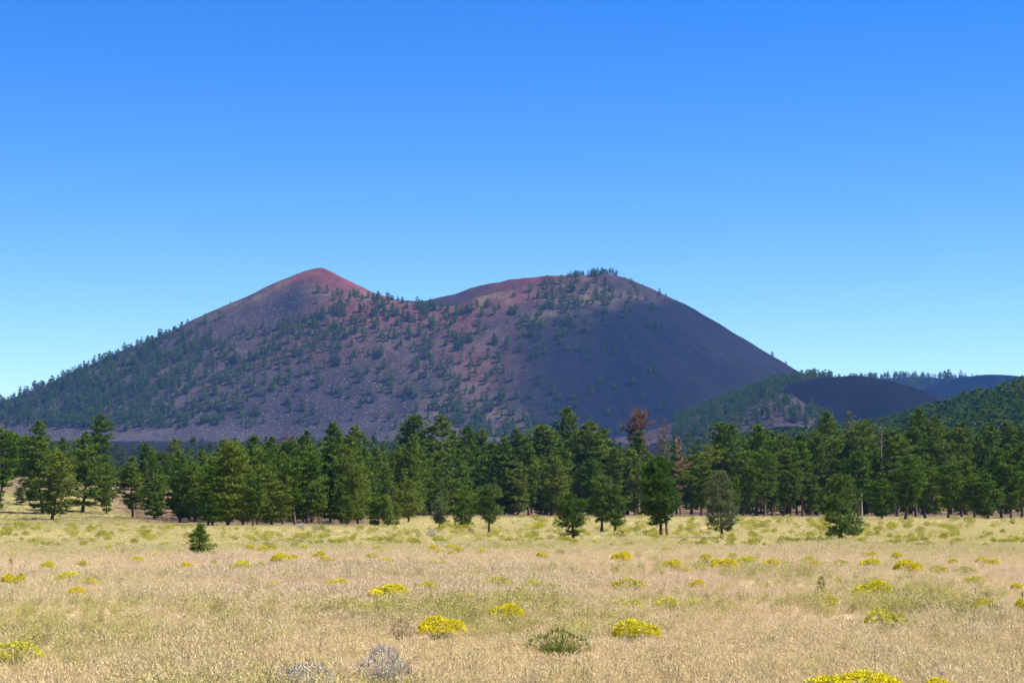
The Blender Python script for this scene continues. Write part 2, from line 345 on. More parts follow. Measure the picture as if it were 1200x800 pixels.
def pine_geo(seed, flat=1.0, H=12.0, base=.14, rad=.2, a=.3, b=.65, whorls=20, per=6, clumps=8, nb=14, bl=.44, bw=.10, gap=.09, bend=.02, twin=False, droop=.1, bare=0, tr=.016, asym=0.0, top=True):
    r = np.random.default_rng(seed)
    lim, C, CD = [], [], []
    zz = np.linspace(0, H * .97, 10); bx, by = r.normal(size=2) * bend * H
    px_ = bx * np.sin(zz / H * 2.2); py_ = by * np.sin(zz / H * 2.6)
    trunk = np.stack([px_, py_, zz], -1); trad = H * tr * (1 - zz / H * .93) * (1 + .5 * np.exp(-zz / (.03 * H)))
    trunk[0, 2] -= .15
    lim.append(cone_tube(trunk, trad, 7))
    if twin:
        t2 = trunk.copy(); t2[:, 0] += .09 * H * (1 - .5 * zz / H); t2[:, 1] += .02 * H; lim.append(cone_tube(t2[:7], trad[:7] * .8, 7))
    tm = (a / (a + b)); pk = tm ** a * (1 - tm) ** b
    lob = r.uniform(0, 6.28, 6)
    for w_ in range(whorls):
        t = (w_ + r.uniform(.1, .9)) / whorls; h = H * (base + (1 - base) * t)
        if r.random() < gap * .5: continue
        prof = (max(t, .02) ** a) * ((1 - t) ** b) / pk
        k = per if t < .75 else max(3, per - 1)
        az0 = r.uniform(0, 6.28)
        for j in range(k):
            if r.random() < gap: continue
            az = az0 + 6.283 * j / k + r.normal() * .35
            L = H * rad * prof * r.uniform(.62, 1.12) * (1 + .22 * math.sin(2 * az + lob[0] + 5 * t) + .16 * math.sin(9 * t + lob[1] + az)) * (1 + asym * math.cos(az))
            L = max(L, .25)
            el = .55 * t - droop + r.normal() * .12
            o_ = np.array([np.interp(h, zz, trunk[:, 0]), np.interp(h, zz, trunk[:, 1]), h])
            d = np.array([math.cos(az) * math.cos(el), math.sin(az) * math.cos(el), math.sin(el)])
            s = np.linspace(0, 1, 4); path = o_ + d * L * s[:, None]; path[:, 2] += .16 * L * s ** 2 - .05 * L * s
            lim.append(cone_tube(path, H * .0035 * (1 - .8 * s) * (1.25 - t), 3))
            side = np.array([-math.sin(az), math.cos(az), 0])
            nc = max(2, int(round(clumps * (L / (H * rad)) * 1.5 + .6)))
            for q in range(nc):
                sc_ = (.28 + .72 * (q + r.uniform(.2, 1)) / nc) if L > .8 else r.uniform(.4, 1)
                p = o_ + d * L * sc_; p[2] += .16 * L * sc_ ** 2 - .05 * L * sc_
                p = p + side * r.normal() * .30 * L * min(sc_ + .1, .75) + r.normal(size=3) * np.array([.12, .12, .07 + .22 * (1 - flat)])
                C.append(p); CD.append(d * .5 + np.array([0, 0, .8]))
    if top:
        for q in range(5): C.append(np.array([trunk[-1, 0], trunk[-1, 1], H * (.93 + .015 * q)]) + r.normal(size=3) * .08); CD.append(np.array([0, 0, 1.]))
    for q in range(bare):                                     # dead bare limbs under the crown
        az = r.uniform(0, 6.28); h = H * r.uniform(base * .5, base * 1.2); L = H * rad * r.uniform(.4, .9)
        s = np.linspace(0, 1, 4); d = np.array([math.cos(az), math.sin(az), -.15]); path = np.array([0, 0, h]) + d * L * s[:, None]; path[:, 2] -= .2 * L * s ** 2
        lim.append(cone_tube(path, H * .003 * (1 - .7 * s), 3))
    C = np.array(C); CD = np.array(CD); nC = len(C)
    size = r.uniform(.75, 1.3, nC)
    CC = np.repeat(C, nb, 0); DD = r.normal(size=(nC * nb, 3)); DD /= np.linalg.norm(DD, axis=1, keepdims=True); DD = DD * np.array([1., 1., .6]) * .9 + np.repeat(CD, nb, 0) * .6
    sz = np.repeat(size, nb)
    V, f = blades(CC + r.normal(size=CC.shape) * .07, DD, bl * sz * r.uniform(.7, 1.15, len(sz)), bw * sz * r.uniform(.8, 1.3, len(sz)), r)
    wood = join(lim)
    return wood, (V, f)
def pine_mesh(name, needles='needles', bark='bark', **kw):
    wood, crown = pine_geo(**kw)
    H = kw.get('H', 12.0); rr = np.percentile(np.hypot(crown[0][:, 0], crown[0][:, 1]), 97)
    return dict(trunk=mesh_np(name + '_trunk', *wood, M[bark], True), crown=mesh_np(name + '_crown', *crown, M[needles]), H=H, R=rr)
NTREE = [0]
def add_tree(name, v, x, y, z, H, Wd, label, cat='tree', group=None, rot=None, squash=True):
    root = bpy.data.objects.new(name, None); COL.objects.link(root); root.empty_display_size = .5
    s = H / v['H']; sx = min(max(Wd / (2 * v['R']), .62 * s), 1.7 * s) if Wd else s
    root.location = (x, y, z); root.scale = (sx, sx, s); root.rotation_euler = (rng.normal() * .018, rng.normal() * .018, rng.uniform(0, 6.283) if rot is None else rot)
    tag(root, label, cat, group)
    obj('trunk', v['trunk'], root); obj('crown', v['crown'], root)
    return root
def size_at(Y, npx): return npx * Y / F

# ---- variants of the wood
VAR = []
specs = [dict(base=.05, rad=.20, a=.22, b=.80), dict(base=.09, rad=.20, a=.35, b=.70, flat=.5), dict(base=.06, rad=.21, a=.30, b=.75), dict(base=.12, flat=.4, rad=.17, a=.45, b=.55, gap=.2),
         dict(base=.18, rad=.18, a=.35, b=.62), dict(base=.20, rad=.18, a=.5, b=.42, gap=.16, whorls=20, flat=.2, bend=.025), dict(base=.07, rad=.16, a=.25, b=.8, flat=.6), dict(base=.24, bend=.03, rad=.18, a=.5, b=.42, gap=.28, whorls=18),
         dict(base=.08, rad=.22, a=.35, b=.6, gap=.14, flat=.3, asym=.2), dict(base=.14, rad=.15, a=.3, b=.6, gap=.16)]
for i, sp in enumerate(specs): VAR.append(pine_mesh('pine', seed=100 + i, **sp))
for i, sp in enumerate(specs[:6]): VAR.append(pine_mesh('pine', seed=300 + i, **sp))
TALL = []
for i, sp in enumerate([dict(base=.16, rad=.15, a=.4, b=.6), dict(base=.12, rad=.17, a=.35, b=.62, asym=.15), dict(base=.22, rad=.15, a=.45, b=.5, gap=.14), dict(base=.14, rad=.14, a=.3, b=.7), dict(base=.25, rad=.17, a=.5, b=.45, gap=.16), dict(base=.1, rad=.18, a=.3, b=.68), dict(base=.2, rad=.13, a=.4, b=.6)]):
    TALL.append(pine_mesh('tall_pine', seed=500 + i, **dict(dict(H=20.0, whorls=27, per=6, clumps=9, nb=13, bl=.55, bw=.12, flat=.5, tr=.014, bend=.015), **sp)))
def pick_tall(wh):
    return min(TALL, key=lambda v: abs(2 * v['R'] / v['H'] - wh) + rng.uniform(0, .12))
def pick(wh, tall):
    """variant whose own width to height ratio is nearest"""
    c = sorted(range(len(VAR)), key=lambda k: abs(2 * VAR[k]['R'] / VAR[k]['H'] - wh) + rng.uniform(0, .1) + (.12 if (tall and specs[k % 10 if k < 10 else k - 10]['base'] < .15) else 0))
    return VAR[c[0]]

# ---- lone pines standing out in the meadow: (name, px, base py, top py, width px, label, builder options)
LONE = [
 (233, 651, 616, 30, 'small dense conical young pine standing alone in the open grass far left', 'small lone conical pine', dict(seed=1, H=4, base=.02, rad=.36, a=.16, b=.72, whorls=18, per=7, clumps=5, nb=12, bl=.26, bw=.035, gap=.02, tr=.02), 'needles_olive'),
 (573, 626, 571, 36, 'spreading dark pine with a bare lower trunk and dead twigs at the meadow edge', 'bare-legged spreading pine', dict(seed=2, H=6, base=.26, rad=.31, a=.45, b=.5, whorls=17, per=6, clumps=5, bl=.3, bw=.04, gap=.12, bare=14, bend=.04, tr=.022, droop=.15), 'needles_meadow'),
 (544, 620, 572, 32, 'dark pine with low drooping boughs just left of the bare-legged spreading pine', 'low-boughed dark pine', dict(seed=3, H=6, base=.10, rad=.30, a=.3, b=.6, whorls=18, per=6, clumps=5, bl=.3, bw=.04, gap=.15, droop=.2, tr=.02), 'needles'),
 (515, 620, 586, 19, 'small pale grey-green young pine with a short clear trunk', 'small pale pine', dict(seed=4, H=4, base=.2, rad=.26, a=.35, b=.6, whorls=14, per=5, clumps=4, bl=.26, bw=.035, gap=.1, tr=.02), 'needles_grey'),
 (672, 632, 582, 42, 'compact rounded dark green pine with foliage nearly to the grass', 'compact rounded pine', dict(seed=5, H=6, base=.12, rad=.38, a=.42, b=.5, whorls=18, per=7, clumps=6, nb=14, bl=.3, bw=.04, gap=.08, droop=.15, tr=.03, asym=-.1), 'needles_dark'),
 (705, 624, 558, 42, 'taller of two touching pines right of the compact rounded pine', 'taller touching pine', dict(seed=6, H=7, base=.2, rad=.28, a=.4, b=.6, whorls=19, per=6, clumps=5, bl=.32, bw=.045, gap=.1, droop=.12, tr=.022), 'needles_meadow'),
 (721, 624, 570, 30, 'shorter of two touching pines, leaning its crown to the right', 'shorter touching pine', dict(seed=7, H=6, base=.15, rad=.25, a=.35, b=.6, whorls=17, per=6, clumps=5, bl=.3, bw=.04, gap=.1, asym=.15, tr=.024), 'needles_meadow'),
 (775, 628, 540, 56, 'big broad dark pine rising on twin trunks at the front of the meadow trees', 'twin-trunked pine', dict(seed=8, H=8, base=.19, rad=.31, a=.38, b=.5, whorls=20, per=7, clumps=7, nb=14, bl=.34, bw=.05, gap=.07, twin=True, bare=8, tr=.02), 'needles_dark'),
 (846, 631, 554, 46, 'open grey-green pine with ragged side boughs and a straight dark trunk', 'ragged grey-green pine', dict(seed=9, H=7, base=.16, rad=.30, a=.18, b=.62, whorls=18, per=5, clumps=6, bl=.32, bw=.042, gap=.2, droop=.2, bare=8, tr=.02), 'needles_grey'),
 (985, 633, 556, 60, 'large spreading pine with sagging lower boughs, standing alone right of the wood', 'sagging lone pine', dict(seed=21, H=7, base=.10, rad=.38, a=.18, b=.55, whorls=20, per=6, clumps=6, nb=14, bl=.32, bw=.045, gap=.05, droop=.28, bare=8, tr=.024), 'needles_meadow'),
 (439, 618, 588, 17, 'small dark cone of a pine, leftmost of three young pines in a clump', 'left clump pine', dict(seed=11, H=4, base=.1, rad=.27, a=.3, b=.6, whorls=14, per=6, clumps=4, bl=.26, bw=.035, gap=.06, tr=.02), 'needles_dark'),
 (454, 618, 581, 18, 'sunny olive young pine in the middle of a clump of three', 'olive young pine', dict(seed=12, H=4, base=.08, rad=.26, a=.3, b=.65, whorls=15, per=6, clumps=4, bl=.26, bw=.035, gap=.06, tr=.02), 'needles_olive'),
 (464, 617, 591, 15, 'shortest dark young pine at the right side of a clump of three', 'short clump pine', dict(seed=13, H=4, base=.08, rad=.28, a=.3, b=.6, whorls=13, per=6, clumps=4, bl=.26, bw=.035, gap=.06, tr=.02), 'needles'),
 (479, 612, 564, 34, 'broad conical dark pine standing just ahead of the wood beside three young pines', 'broad edge pine', dict(seed=14, H=7, base=.13, rad=.30, a=.3, b=.65, whorls=19, per=6, clumps=5, bl=.34, bw=.045, gap=.08, tr=.018), 'needles'),
]
LAND = []
for (px, by, ty, w, lab, short, kw, mat) in LONE:
    X, Y, Z = px2ground(px, by)
    kw['bl'] = kw['bl'] * 1.35; kw['bw'] *= 1.3; kw['nb'] = int(kw.get('nb', 13) * 1.35); kw['tr'] *= 1.25
    v = pine_mesh('meadow_pine', needles=mat, **dict(dict(flat=.85), **kw))
    H = size_at(Y, by - ty)
    add_tree('pine_tree', v, X, Y, Z, H, size_at(Y, w), lab, rot=0)
    LAND.append((px, by, short))

# ---- the wood's edge: (px, base py, top py, width px)
EDGE = [(0, 602, 500, 30), (62, 609, 531, 46), (52, 602, 512, 40), (98, 600, 508, 42), (35, 592, 557, 14), (120, 592, 545, 36), (25, 591, 562, 12),
 (157, 607, 535, 27), (182, 608, 537, 30), (210, 607, 530, 28), (223, 610, 541, 32), (250, 617, 541, 34), (268, 617, 520, 42), (285, 616, 548, 40), (297, 617, 560, 26), (245, 616, 548, 26),
 (319, 616, 555, 46), (303, 615, 530, 30), (347, 616, 535, 30), (375, 615, 560, 20), (361, 613, 525, 34), (400, 613, 560, 36), (406, 615, 583, 20), (422, 611, 545, 36), (388, 612, 550, 28),
 (505, 604, 530, 46), (535, 604, 540, 34), (590, 603, 515, 44), (607, 604, 540, 32), (620, 602, 512, 30), (645, 605, 536, 40), (675, 602, 555, 32), (735, 602, 528, 42), (724, 602, 540, 30), (690, 601, 540, 36),
 (822, 606, 545, 36), (836, 605, 522, 30), (870, 606, 530, 34), (860, 607, 560, 24), (885, 605, 500, 36), (895, 606, 527, 26), (905, 605, 537, 30), (918, 606, 533, 28), (926, 606, 530, 26), (940, 605, 520, 32),
 (956, 604, 512, 30), (1005, 606, 530, 32), (1025, 606, 522, 28), (1033, 608, 562, 34), (1050, 606, 512, 36), (1060, 609, 535, 42), (1083, 608, 540, 36), (1110, 608, 545, 32), (1126, 606, 540, 32),
 (1141, 608, 560, 32), (1157, 608, 556, 36), (1172, 607, 530, 28), (1184, 608, 545, 38), (1196, 607, 520, 32), (1210, 608, 535, 34), (-14, 604, 525, 34)]
# ---- taller trees behind the edge: (px, depth, top py, width px)
BACK = [(45, 420, 494, 38), (10, 425, 506, 34), (118, 430, 487, 27), (75, 440, 514, 30), (138, 420, 545, 28), (28, 430, 512, 30), (170, 430, 520, 26), (205, 440, 515, 30), (190, 420, 530, 26), (148, 460, 545, 26),
 (262, 400, 515, 32), (320, 390, 513, 34), (360, 400, 506, 34), (390, 410, 496, 24), (412, 400, 500, 46), (440, 410, 525, 36), (300, 420, 510, 30), (280, 430, 522, 30), (340, 410, 518, 28), (235, 420, 528, 30),
 (490, 430, 489, 38), (517, 430, 488, 46), (545, 440, 500, 36), (563, 450, 505, 26), (470, 430, 540, 34), (553, 430, 535, 26), (577, 450, 520, 26), (600, 430, 503, 42), (640, 420, 500, 44), (665, 430, 478, 42), (690, 420, 497, 46), (708, 430, 501, 34),
 (655, 410, 520, 38), (760, 430, 530, 36), (725, 440, 530, 30), (810, 440, 535, 30), (850, 420, 497, 38), (842, 440, 515, 30), (868, 430, 512, 32), (905, 430, 507, 32), (920, 440, 510, 30), (968, 410, 484, 46), (990, 400, 528, 44),
 (1010, 420, 493, 34), (1000, 430, 505, 30), (1046, 420, 505, 32), (1080, 410, 480, 46), (1096, 410, 490, 46), (1128, 420, 496, 42), (1160, 420, 500, 38), (1177, 430, 495, 42), (1200, 430, 500, 36), (1112, 430, 505, 34), (1065, 430, 505, 32), (1145, 430, 510, 30), (978, 440, 505, 34), (940, 450, 508, 30)]
def ordinal(k): return ('next', 'second', 'third', 'fourth', 'fifth', 'sixth', 'seventh', 'eighth', 'ninth', 'tenth', 'eleventh', 'twelfth')[min(k, 12) - 1]
MARKS = sorted([(233, 'small lone conical pine'), (479, 'broad edge pine'), (573, 'bare-legged spreading pine'), (672, 'compact rounded pine'), (775, 'twin-trunked pine'), (846, 'ragged grey-green pine'), (985, 'sagging lone pine')])
def edge_label(px, allx, word, row):
    m = min(MARKS, key=lambda q: abs(q[0] - px)); sgn = 1 if px >= m[0] else -1
    between = [q for q in allx if (q - m[0]) * sgn >= 0 and abs(q - m[0]) <= abs(px - m[0])]
    k = max(1, len(between))
    return '%s pine %s, %s %s of the %s' % (word, row, ordinal(k), 'right' if sgn > 0 else 'left', m[1])
ex = [e[0] for e in EDGE]
for (px, by, ty, w) in EDGE:
    X, Y, Z = px2ground(px, by); Y = min(Y, 400.0)
    X, _, zt = at_depth(px, ty, Y); X = float(X); Z = float(ground_z(X, Y)); H = float(zt) - Z
    Wd = size_at(Y, w) * 1.12; t_ = w / max(1, by - ty)
    word = 'slender' if t_ < .36 else ('broad' if t_ > .5 else 'even')
    if 250 <= by - ty <= 1: word = 'low'
    add_tree('pine_tree', pick(t_, px > 800), X, Y, Z, H, Wd * 1.08, edge_label(px, ex, word, 'at the edge of the wood'), group='pines along the front edge of the wood')
bx_ = [e[0] for e in BACK]
for (px, Yd, ty, w) in BACK:
    X, Y, zt = at_depth(px, ty, Yd); X = float(X); Z = float(ground_z(X, Yd)); H = float(zt) - Z
    nm = 'tallest slender pine poking high above the left end of the wood' if px == 118 else edge_label(px, bx_, 'tall', 'topping the wood')
    add_tree('pine_tree', pick_tall(w / (590 - ty)), X, Yd, Z, H, size_at(Yd, w) * 1.2, nm, group='tall pines behind the front edge of the wood')
# ---- dead and dying trees
def special(px, Yd, ty, w, label, name, **kw):
    X, Y, zt = at_depth(px, ty, Yd); X = float(X); Z = float(ground_z(X, Yd)); H = float(zt) - Z
    nm = kw.pop('needles'); bk = kw.pop('bark'); v = pine_mesh('odd_pine', needles=nm, bark=bk, H=14, **kw)
    return add_tree(name, v, X, Yd, Z, H, size_at(Yd, w), label, rot=0)
special(748, 425, 486, 40, 'dying pine with a bare twiggy rust-red top rising above the wood', 'dead_pine', needles='needles_red', bark='deadwood', seed=51, base=.55, rad=.15, a=.5, b=.35, whorls=12, per=6, clumps=5, nb=10, bl=.5, bw=.07, gap=.1, droop=-.3)
special(744, 418, 506, 26, 'narrow green pine right in front of the rust-red dying top', 'pine_tree', needles='needles', bark='bark', seed=52, base=.2, rad=.15, a=.3, b=.6)
special(777, 420, 491, 30, 'tall bare grey spire of a dead pine full of thin twigs', 'dead_pine', needles='twigs', bark='postwood', seed=53, base=.25, rad=.15, a=.4, b=.5, whorls=24, per=6, clumps=4, nb=5, bl=.45, bw=.045, gap=.1, tr=.018)
special(797, 415, 512, 26, 'half-dead pine hung with straw coloured dying boughs on its right side', 'dying_pine', needles='needles_tan', bark='bark', seed=54, base=.3, rad=.15, a=.4, b=.45, whorls=12, per=4, clumps=4, nb=12, bl=.5, bw=.08, gap=.35, asym=.3, top=False)
special(792, 422, 520, 28, 'shaded green pine close behind the straw coloured dying boughs', 'pine_tree', needles='needles_dark', bark='bark', seed=55, base=.15, rad=.17, a=.3, b=.6)
special(1032, 405, 490, 15, 'bare bleached snag standing up through the tree tops at the right', 'dead_pine', needles='needles_grey', bark='deadwood', seed=56, base=.35, rad=.10, a=.4, b=.5, whorls=14, per=4, clumps=1, nb=1, bl=.3, bw=.03, gap=.2, tr=.016, top=False)
special(1008, 398, 494, 30, 'tall pine with a reddish bare trunk showing below a high thin crown', 'pine_tree', needles='needles', bark='deadwood', seed=57, base=.5, rad=.16, a=.5, b=.4, gap=.3, whorls=14, bare=10)
special(998, 500, 482, 22, 'thin grey-green bare-looking top behind the tall pine with the reddish trunk', 'pine_tree', needles='needles_grey', bark='deadwood', seed=58, base=.3, rad=.12, a=.4, b=.5, clumps=2, nb=6, gap=.2)

# ---- fill of the wood between and behind
canopy = np.array([(-40, 505), (0, 507), (45, 500), (90, 515), (125, 520), (150, 548), (170, 532), (205, 522), (235, 530), (265, 517), (300, 513), (330, 522), (360, 510), (390, 505), (412, 503), (450, 532), (490, 500), (520, 495), (560, 510), (600, 507), (640, 503), (670, 495), (700, 503), (730, 520), (760, 520), (790, 530), (810, 525), (850, 503), (885, 502), (910, 510), (945, 505), (970, 492), (1010, 497), (1050, 500), (1085, 488), (1130, 493), (1170, 492), (1240, 490)], float)
nfill = 0; tries = 0; ZONES = [(-60, 150, 'at the left end'), (150, 330, 'behind the small lone conical pine'), (330, 480, 'behind the clump of three young pines'), (480, 640, 'behind the bare-legged spreading pine'), (640, 800, 'behind the twin-trunked pine'), (800, 930, 'behind the ragged grey-green pine'), (930, 1050, 'behind the sagging lone pine'), (1050, 1300, 'at the right end')]
while nfill < 150 and tries < 6000:
    tries += 1
    px = rng.uniform(-40, 1240) if nfill % 2 else rng.uniform(120, 490)
    ed = np.interp(px, [0, 140, 240, 300, 420, 490, 600, 1200], [330, 300, 240, 235, 240, 330, 385, 340]); Yd = rng.uniform(ed, 470 if nfill % 2 == 0 else 640)
    if 790 < px < 825 and Yd < 470: continue
    ty = np.interp(px, canopy[:, 0], canopy[:, 1]) + rng.uniform(4, 34)
    X, Y, zt = at_depth(px, ty, Yd); X = float(X); Z = float(ground_z(X, Yd)); H = float(zt) - Z
    if H < 6 or H > 26: continue
    w = H * rng.uniform(.28, .42)
    zn = next(z_[2] for z_ in ZONES if z_[0] <= px < z_[1])
    add_tree('pine_tree', pick_tall(w / H) if H > 13 else VAR[rng.integers(len(VAR))], X, Yd, Z, H, w, 'green pine half hidden deep inside the wood ' + zn, group='pines deep inside the wood ' + zn)
    nfill += 1

# ------------------------------------------------------------------ the countless small pines of the slopes and the deep wood: one stuff object
def scatter(name, P, rot, scl, idx, coll, label, cat):
    me = mesh_np(name, P, np.zeros((0, 3)))
    for an, ty, data, fld in (('rot', 'FLOAT_VECTOR', rot, 'vector'), ('scl', 'FLOAT_VECTOR', scl, 'vector'), ('idx', 'INT', idx, 'value')):
        a_ = me.attributes.new(an, ty, 'POINT'); a_.data.foreach_set(fld, np.ascontiguousarray(data, dtype=np.int32 if ty == 'INT' else np.float32).ravel())
    o = obj(name, me); tag(o, label, cat, kind='stuff')
    ng = bpy.data.node_groups.new(name, 'GeometryNodeTree')
    ng.interface.new_socket('Geometry', in_out='INPUT', socket_type='NodeSocketGeometry'); ng.interface.new_socket('Geometry', in_out='OUTPUT', socket_type='NodeSocketGeometry')
    gi = ng.nodes.new('NodeGroupInput'); go = ng.nodes.new('NodeGroupOutput'); ip = ng.nodes.new('GeometryNodeInstanceOnPoints'); ci = ng.nodes.new('GeometryNodeCollectionInfo')
    ci.inputs['Collection'].default_value = coll; ci.inputs['Separate Children'].default_value = True; ci.inputs['Reset Children'].default_value = True
    ip.inputs['Pick Instance'].default_value = True
    def na(an, ty):
        q = ng.nodes.new('GeometryNodeInputNamedAttribute'); q.data_type = ty; q.inputs['Name'].default_value = an; return q.outputs['Attribute']
    L = ng.links.new
    L(gi.outputs[0], ip.inputs['Points']); L(ci.outputs[0], ip.inputs['Instance']); L(na('idx', 'INT'), ip.inputs['Instance Index'])
    L(na('rot', 'FLOAT_VECTOR'), ip.inputs['Rotation']); L(na('scl', 'FLOAT_VECTOR'), ip.inputs['Scale']); L(ip.outputs[0], go.inputs[0])
    o.modifiers.new('scatter', 'NODES').node_group = ng
    return o
def source(cname, meshes):
    c = bpy.data.collections.new(cname)
    for i, me in enumerate(meshes): c.objects.link(bpy.data.objects.new('%s_%02d' % (cname, i), me))
    return c
far_meshes = []
for i in range(6):
    wood, crown = pine_geo(seed=700 + i, H=12, base=(.06, .1, .05, .15, .08, .12)[i], rad=(.24, .2, .27, .22, .19, .25)[i], a=.32, b=(.65, .7, .6, .5, .75, .55)[i], whorls=11, per=5, clumps=2, nb=8, bl=1.0, bw=.34, gap=.1)
    V, f = join([wood, crown]); me = mesh_np('slope_pine', V, f, M['needles_far']); me.materials.append(M['bark'])
    mi = np.zeros(len(f), dtype=np.int32); mi[:len(wood[1])] = 1; me.polygons.foreach_set('material_index', mi); far_meshes.append(me)
for i in range(6):
    wood, crown = pine_geo(seed=740 + i, H=12, base=(.05, .1, .06, .14, .08, .1)[i], rad=(.2, .19, .22, .2, .17, .21)[i], a=.3, b=(.7, .7, .62, .55, .75, .6)[i], whorls=15, per=5, clumps=5, nb=9, bl=.55, bw=.15, gap=.1)
    V, f = join([wood, crown]); me = mesh_np('wood_pine', V, f, M['needles']); me.materials.append(M['bark'])
    mi = np.zeros(len(f), dtype=np.int32); mi[:len(wood[1])] = 1; me.polygons.foreach_set('material_index', mi); far_meshes.append(me)
csrc = source('slope_pine', far_meshes)
PP = []
def put(x, y, z, h): PP.append((x, y, z, h))
def density(px, py):
    d = np.zeros_like(px)
    crest = np.interp(px, [0, 200, 375, 480, 540, 640, 710, 760, 800, 930], [471, 387, 330, 352, 356, 328, 319, 336, 355, 437])
    below = py - crest
    d += .8 * sstep(330, 60, px) * (py < 505 - .05 * np.abs(px - 150)) * sstep(0, 6, below)
    d += .50 * sstep(420, 230, px) * sstep(380, 410, py) * (py < 500)
    d += .26 * blob(px, py, 420, 435, 120, 60)
    d += 1.1 * blob(px, py, 440, 372, 85, 20) + .45 * blob(px, py, 350, 400, 80, 28, -15)
    d += .55 * blob(px, py, 530, 392, 45, 34) + .5 * blob(px, py, 545, 470, 60, 34) + .9 * blob(px, py, 590, 505, 70, 16)
    d += .45 * blob(px, py, 640, 375, 60, 34, -30) + .45 * blob(px, py, 690, 343, 55, 20)
    d += .035 * (px > 600) * (px < 780) * (py > 340)
    d *= 1 - .92 * blob(px, py, 335, 352, 60, 22, -28)
    d *= sstep(-1, 5, below)
    return np.clip(d, 0, 1.2)
N = 60000
x = rng.uniform(-1400, 900, N); y = rng.uniform(2850, 3720, N); z = hz('volcano', x, y)
px, py = project(x, y, z)
x0, y0, st, Zv, dv = HF['volcano']
on = (z - ground_z(x, y)) > 6
clus = .7 + .6 * sstep(.35, .7, vnoise(x / 35, y / 35, 91))
keep = on & (rng.random(N) < density(px, py) * .29 * clus) & (px > -120)
for q in np.nonzero(keep)[0]:
    put(x[q], y[q], z[q], rng.uniform(8, 18) * (.9 if py[q] < 385 else 1))
# the row of trees along the right rim and down the skyline
for k in range(46):
    t = rng.uniform(0, 1); p_ = 640 + 92 * t ** .8; X, Y, _ = at_depth(p_, np.interp(p_, [640, 680, 710, 735], [328, 321.5, 319, 325]), np.interp(p_, [640, 680, 710, 735], [3545, 3560, 3580, 3620]) + rng.uniform(-16, 8))
    put(X, Y, float(hz('volcano', np.array([X]), np.array([Y]))[0]), rng.uniform(5, 12))
for p_, yy, h in ((753, 332, 12), (762, 336, 8), (773, 341, 7), (905, 424, 11), (921, 432, 9), (745, 329, 6), (612, 325, 5), (480, 350, 6), (470, 350, 5), (487, 351, 5), (220, 378, 9), (205, 385, 10), (188, 391, 11), (212, 381, 8), (240, 367, 5), (270, 353, 5)):
    X, Y, _ = at_depth(p_, yy, 3645); put(X, Y, float(hz('volcano', np.array([X]), np.array([Y]))[0]), h)
for p_, yy, h in ((827, 415 - 4, 12), (703, 453 - 3, 14), (672, 468, 12), (655, 468, 14), (676, 412, 11), (720, 455, 10), (700, 398, 9), (694, 408, 6), (633, 400, 15), (676, 372, 12), (666, 362, 14), (709, 355, 15), (683, 345, 15)):
    # lone trees on the black slope: walk down the front face to the pixel row
    Yc = np.arange(2900, 3640, 4.0); dx, dy, dz = ray(p_, yy); Xc = dx * Yc / dy; zc = CAMH + dz * Yc / dy
    hit = np.nonzero(hz('volcano', Xc, Yc) > zc)[0]
    if len(hit): put(Xc[hit[0]], Yc[hit[0]], zc[hit[0]], h)
# wooded spur, far ridge
N = 9000; x = rng.uniform(200, 720, N); y = rng.uniform(2610, 3260, N); z = hz('wooded_ridge', x, y); px, py = project(x, y, z)
zv = np.maximum(hz('volcano', x, y), hz('dark_hill', np.clip(x, 150, 900), np.clip(y, 2480, 3300)))
keep = (z > zv - 1) & (z - ground_z(x, y) > 4) & (rng.random(N) < .20 * (.35 + 1.2 * vnoise(x / 40, y / 40, 4))) & (px < 975) & (px > 790)
for q in np.nonzero(keep)[0]: put(x[q], y[q], z[q], rng.uniform(9, 17))
N = 5000; x = rng.uniform(800, 1500, N); y = rng.uniform(5000, 5450, N); z = hz('far_ridge', x, y)
keep = (rng.random(N) < .22) & (z - ground_z(x, y) > 3)
for q in np.nonzero(keep)[0]: put(x[q], y[q], z[q], rng.uniform(9, 18))
for p_, yy, h in ((1107, 449, 24), (1112, 447, 24), (1126, 442, 16)):
    X, Y, _ = at_depth(p_, yy, 4600); put(X, Y, float(hz('far_hill', np.array([X]), np.array([Y]))[0]), h)
# forested hillside at the right, thin wood on the plain
N = 60000; x = rng.uniform(-420, 760, N); y = rng.uniform(640, 1950, N); z = ground_z(x, y); px, py = project(x, y, z)
dens = .13 * sstep(120, 230, x - .05 * (y - 1300)) * (y < 1900) + .006 * (y < 1000) + .0045 + .011 * (px < 480) * (y > 800)
keep = (rng.random(N) < dens * 1.5) & (px > -80) & (px < 1290)
hh = rng.uniform(10, 20, N)
lim_ = np.interp(px, [-80, 0, 130, 300, 600, 700, 950, 1036, 1072, 1103, 1123, 1157, 1198, 1290], [500, 505, 520, 515, 505, 500, 500, 490, 480, 470, 463, 453, 445, 430])
_, ptop = project(x, y, z + hh)
keep &= ptop > lim_ - rng.uniform(-3, 5, N)
for q in np.nonzero(keep)[0]: put(x[q], y[q], z[q], hh[q])
N = 6500; x = rng.uniform(-190, 190, N) * 1.0; y = rng.uniform(250, 700, N); x = x * y / 560; z = ground_z(x, y); px, py = project(x, y, z)
hh = rng.uniform(4, 15, N) * np.clip(y / 420, .6, 1); _, ptop = project(x, y, z + hh); lim_ = np.interp(px, canopy[:, 0], canopy[:, 1])
keep = (rng.random(N) < .34) & (ptop > lim_ + 6) & (y > np.interp(px, [0, 140, 240, 300, 420, 490, 600, 1200], [420, 330, 255, 250, 255, 350, 410, 390])) & ~((px > 790) & (px < 825) & (y < 480))
for q in np.nonzero(keep)[0]: put(x[q], y[q], z[q], hh[q])
PP = np.array(PP, float); n_ = len(PP)
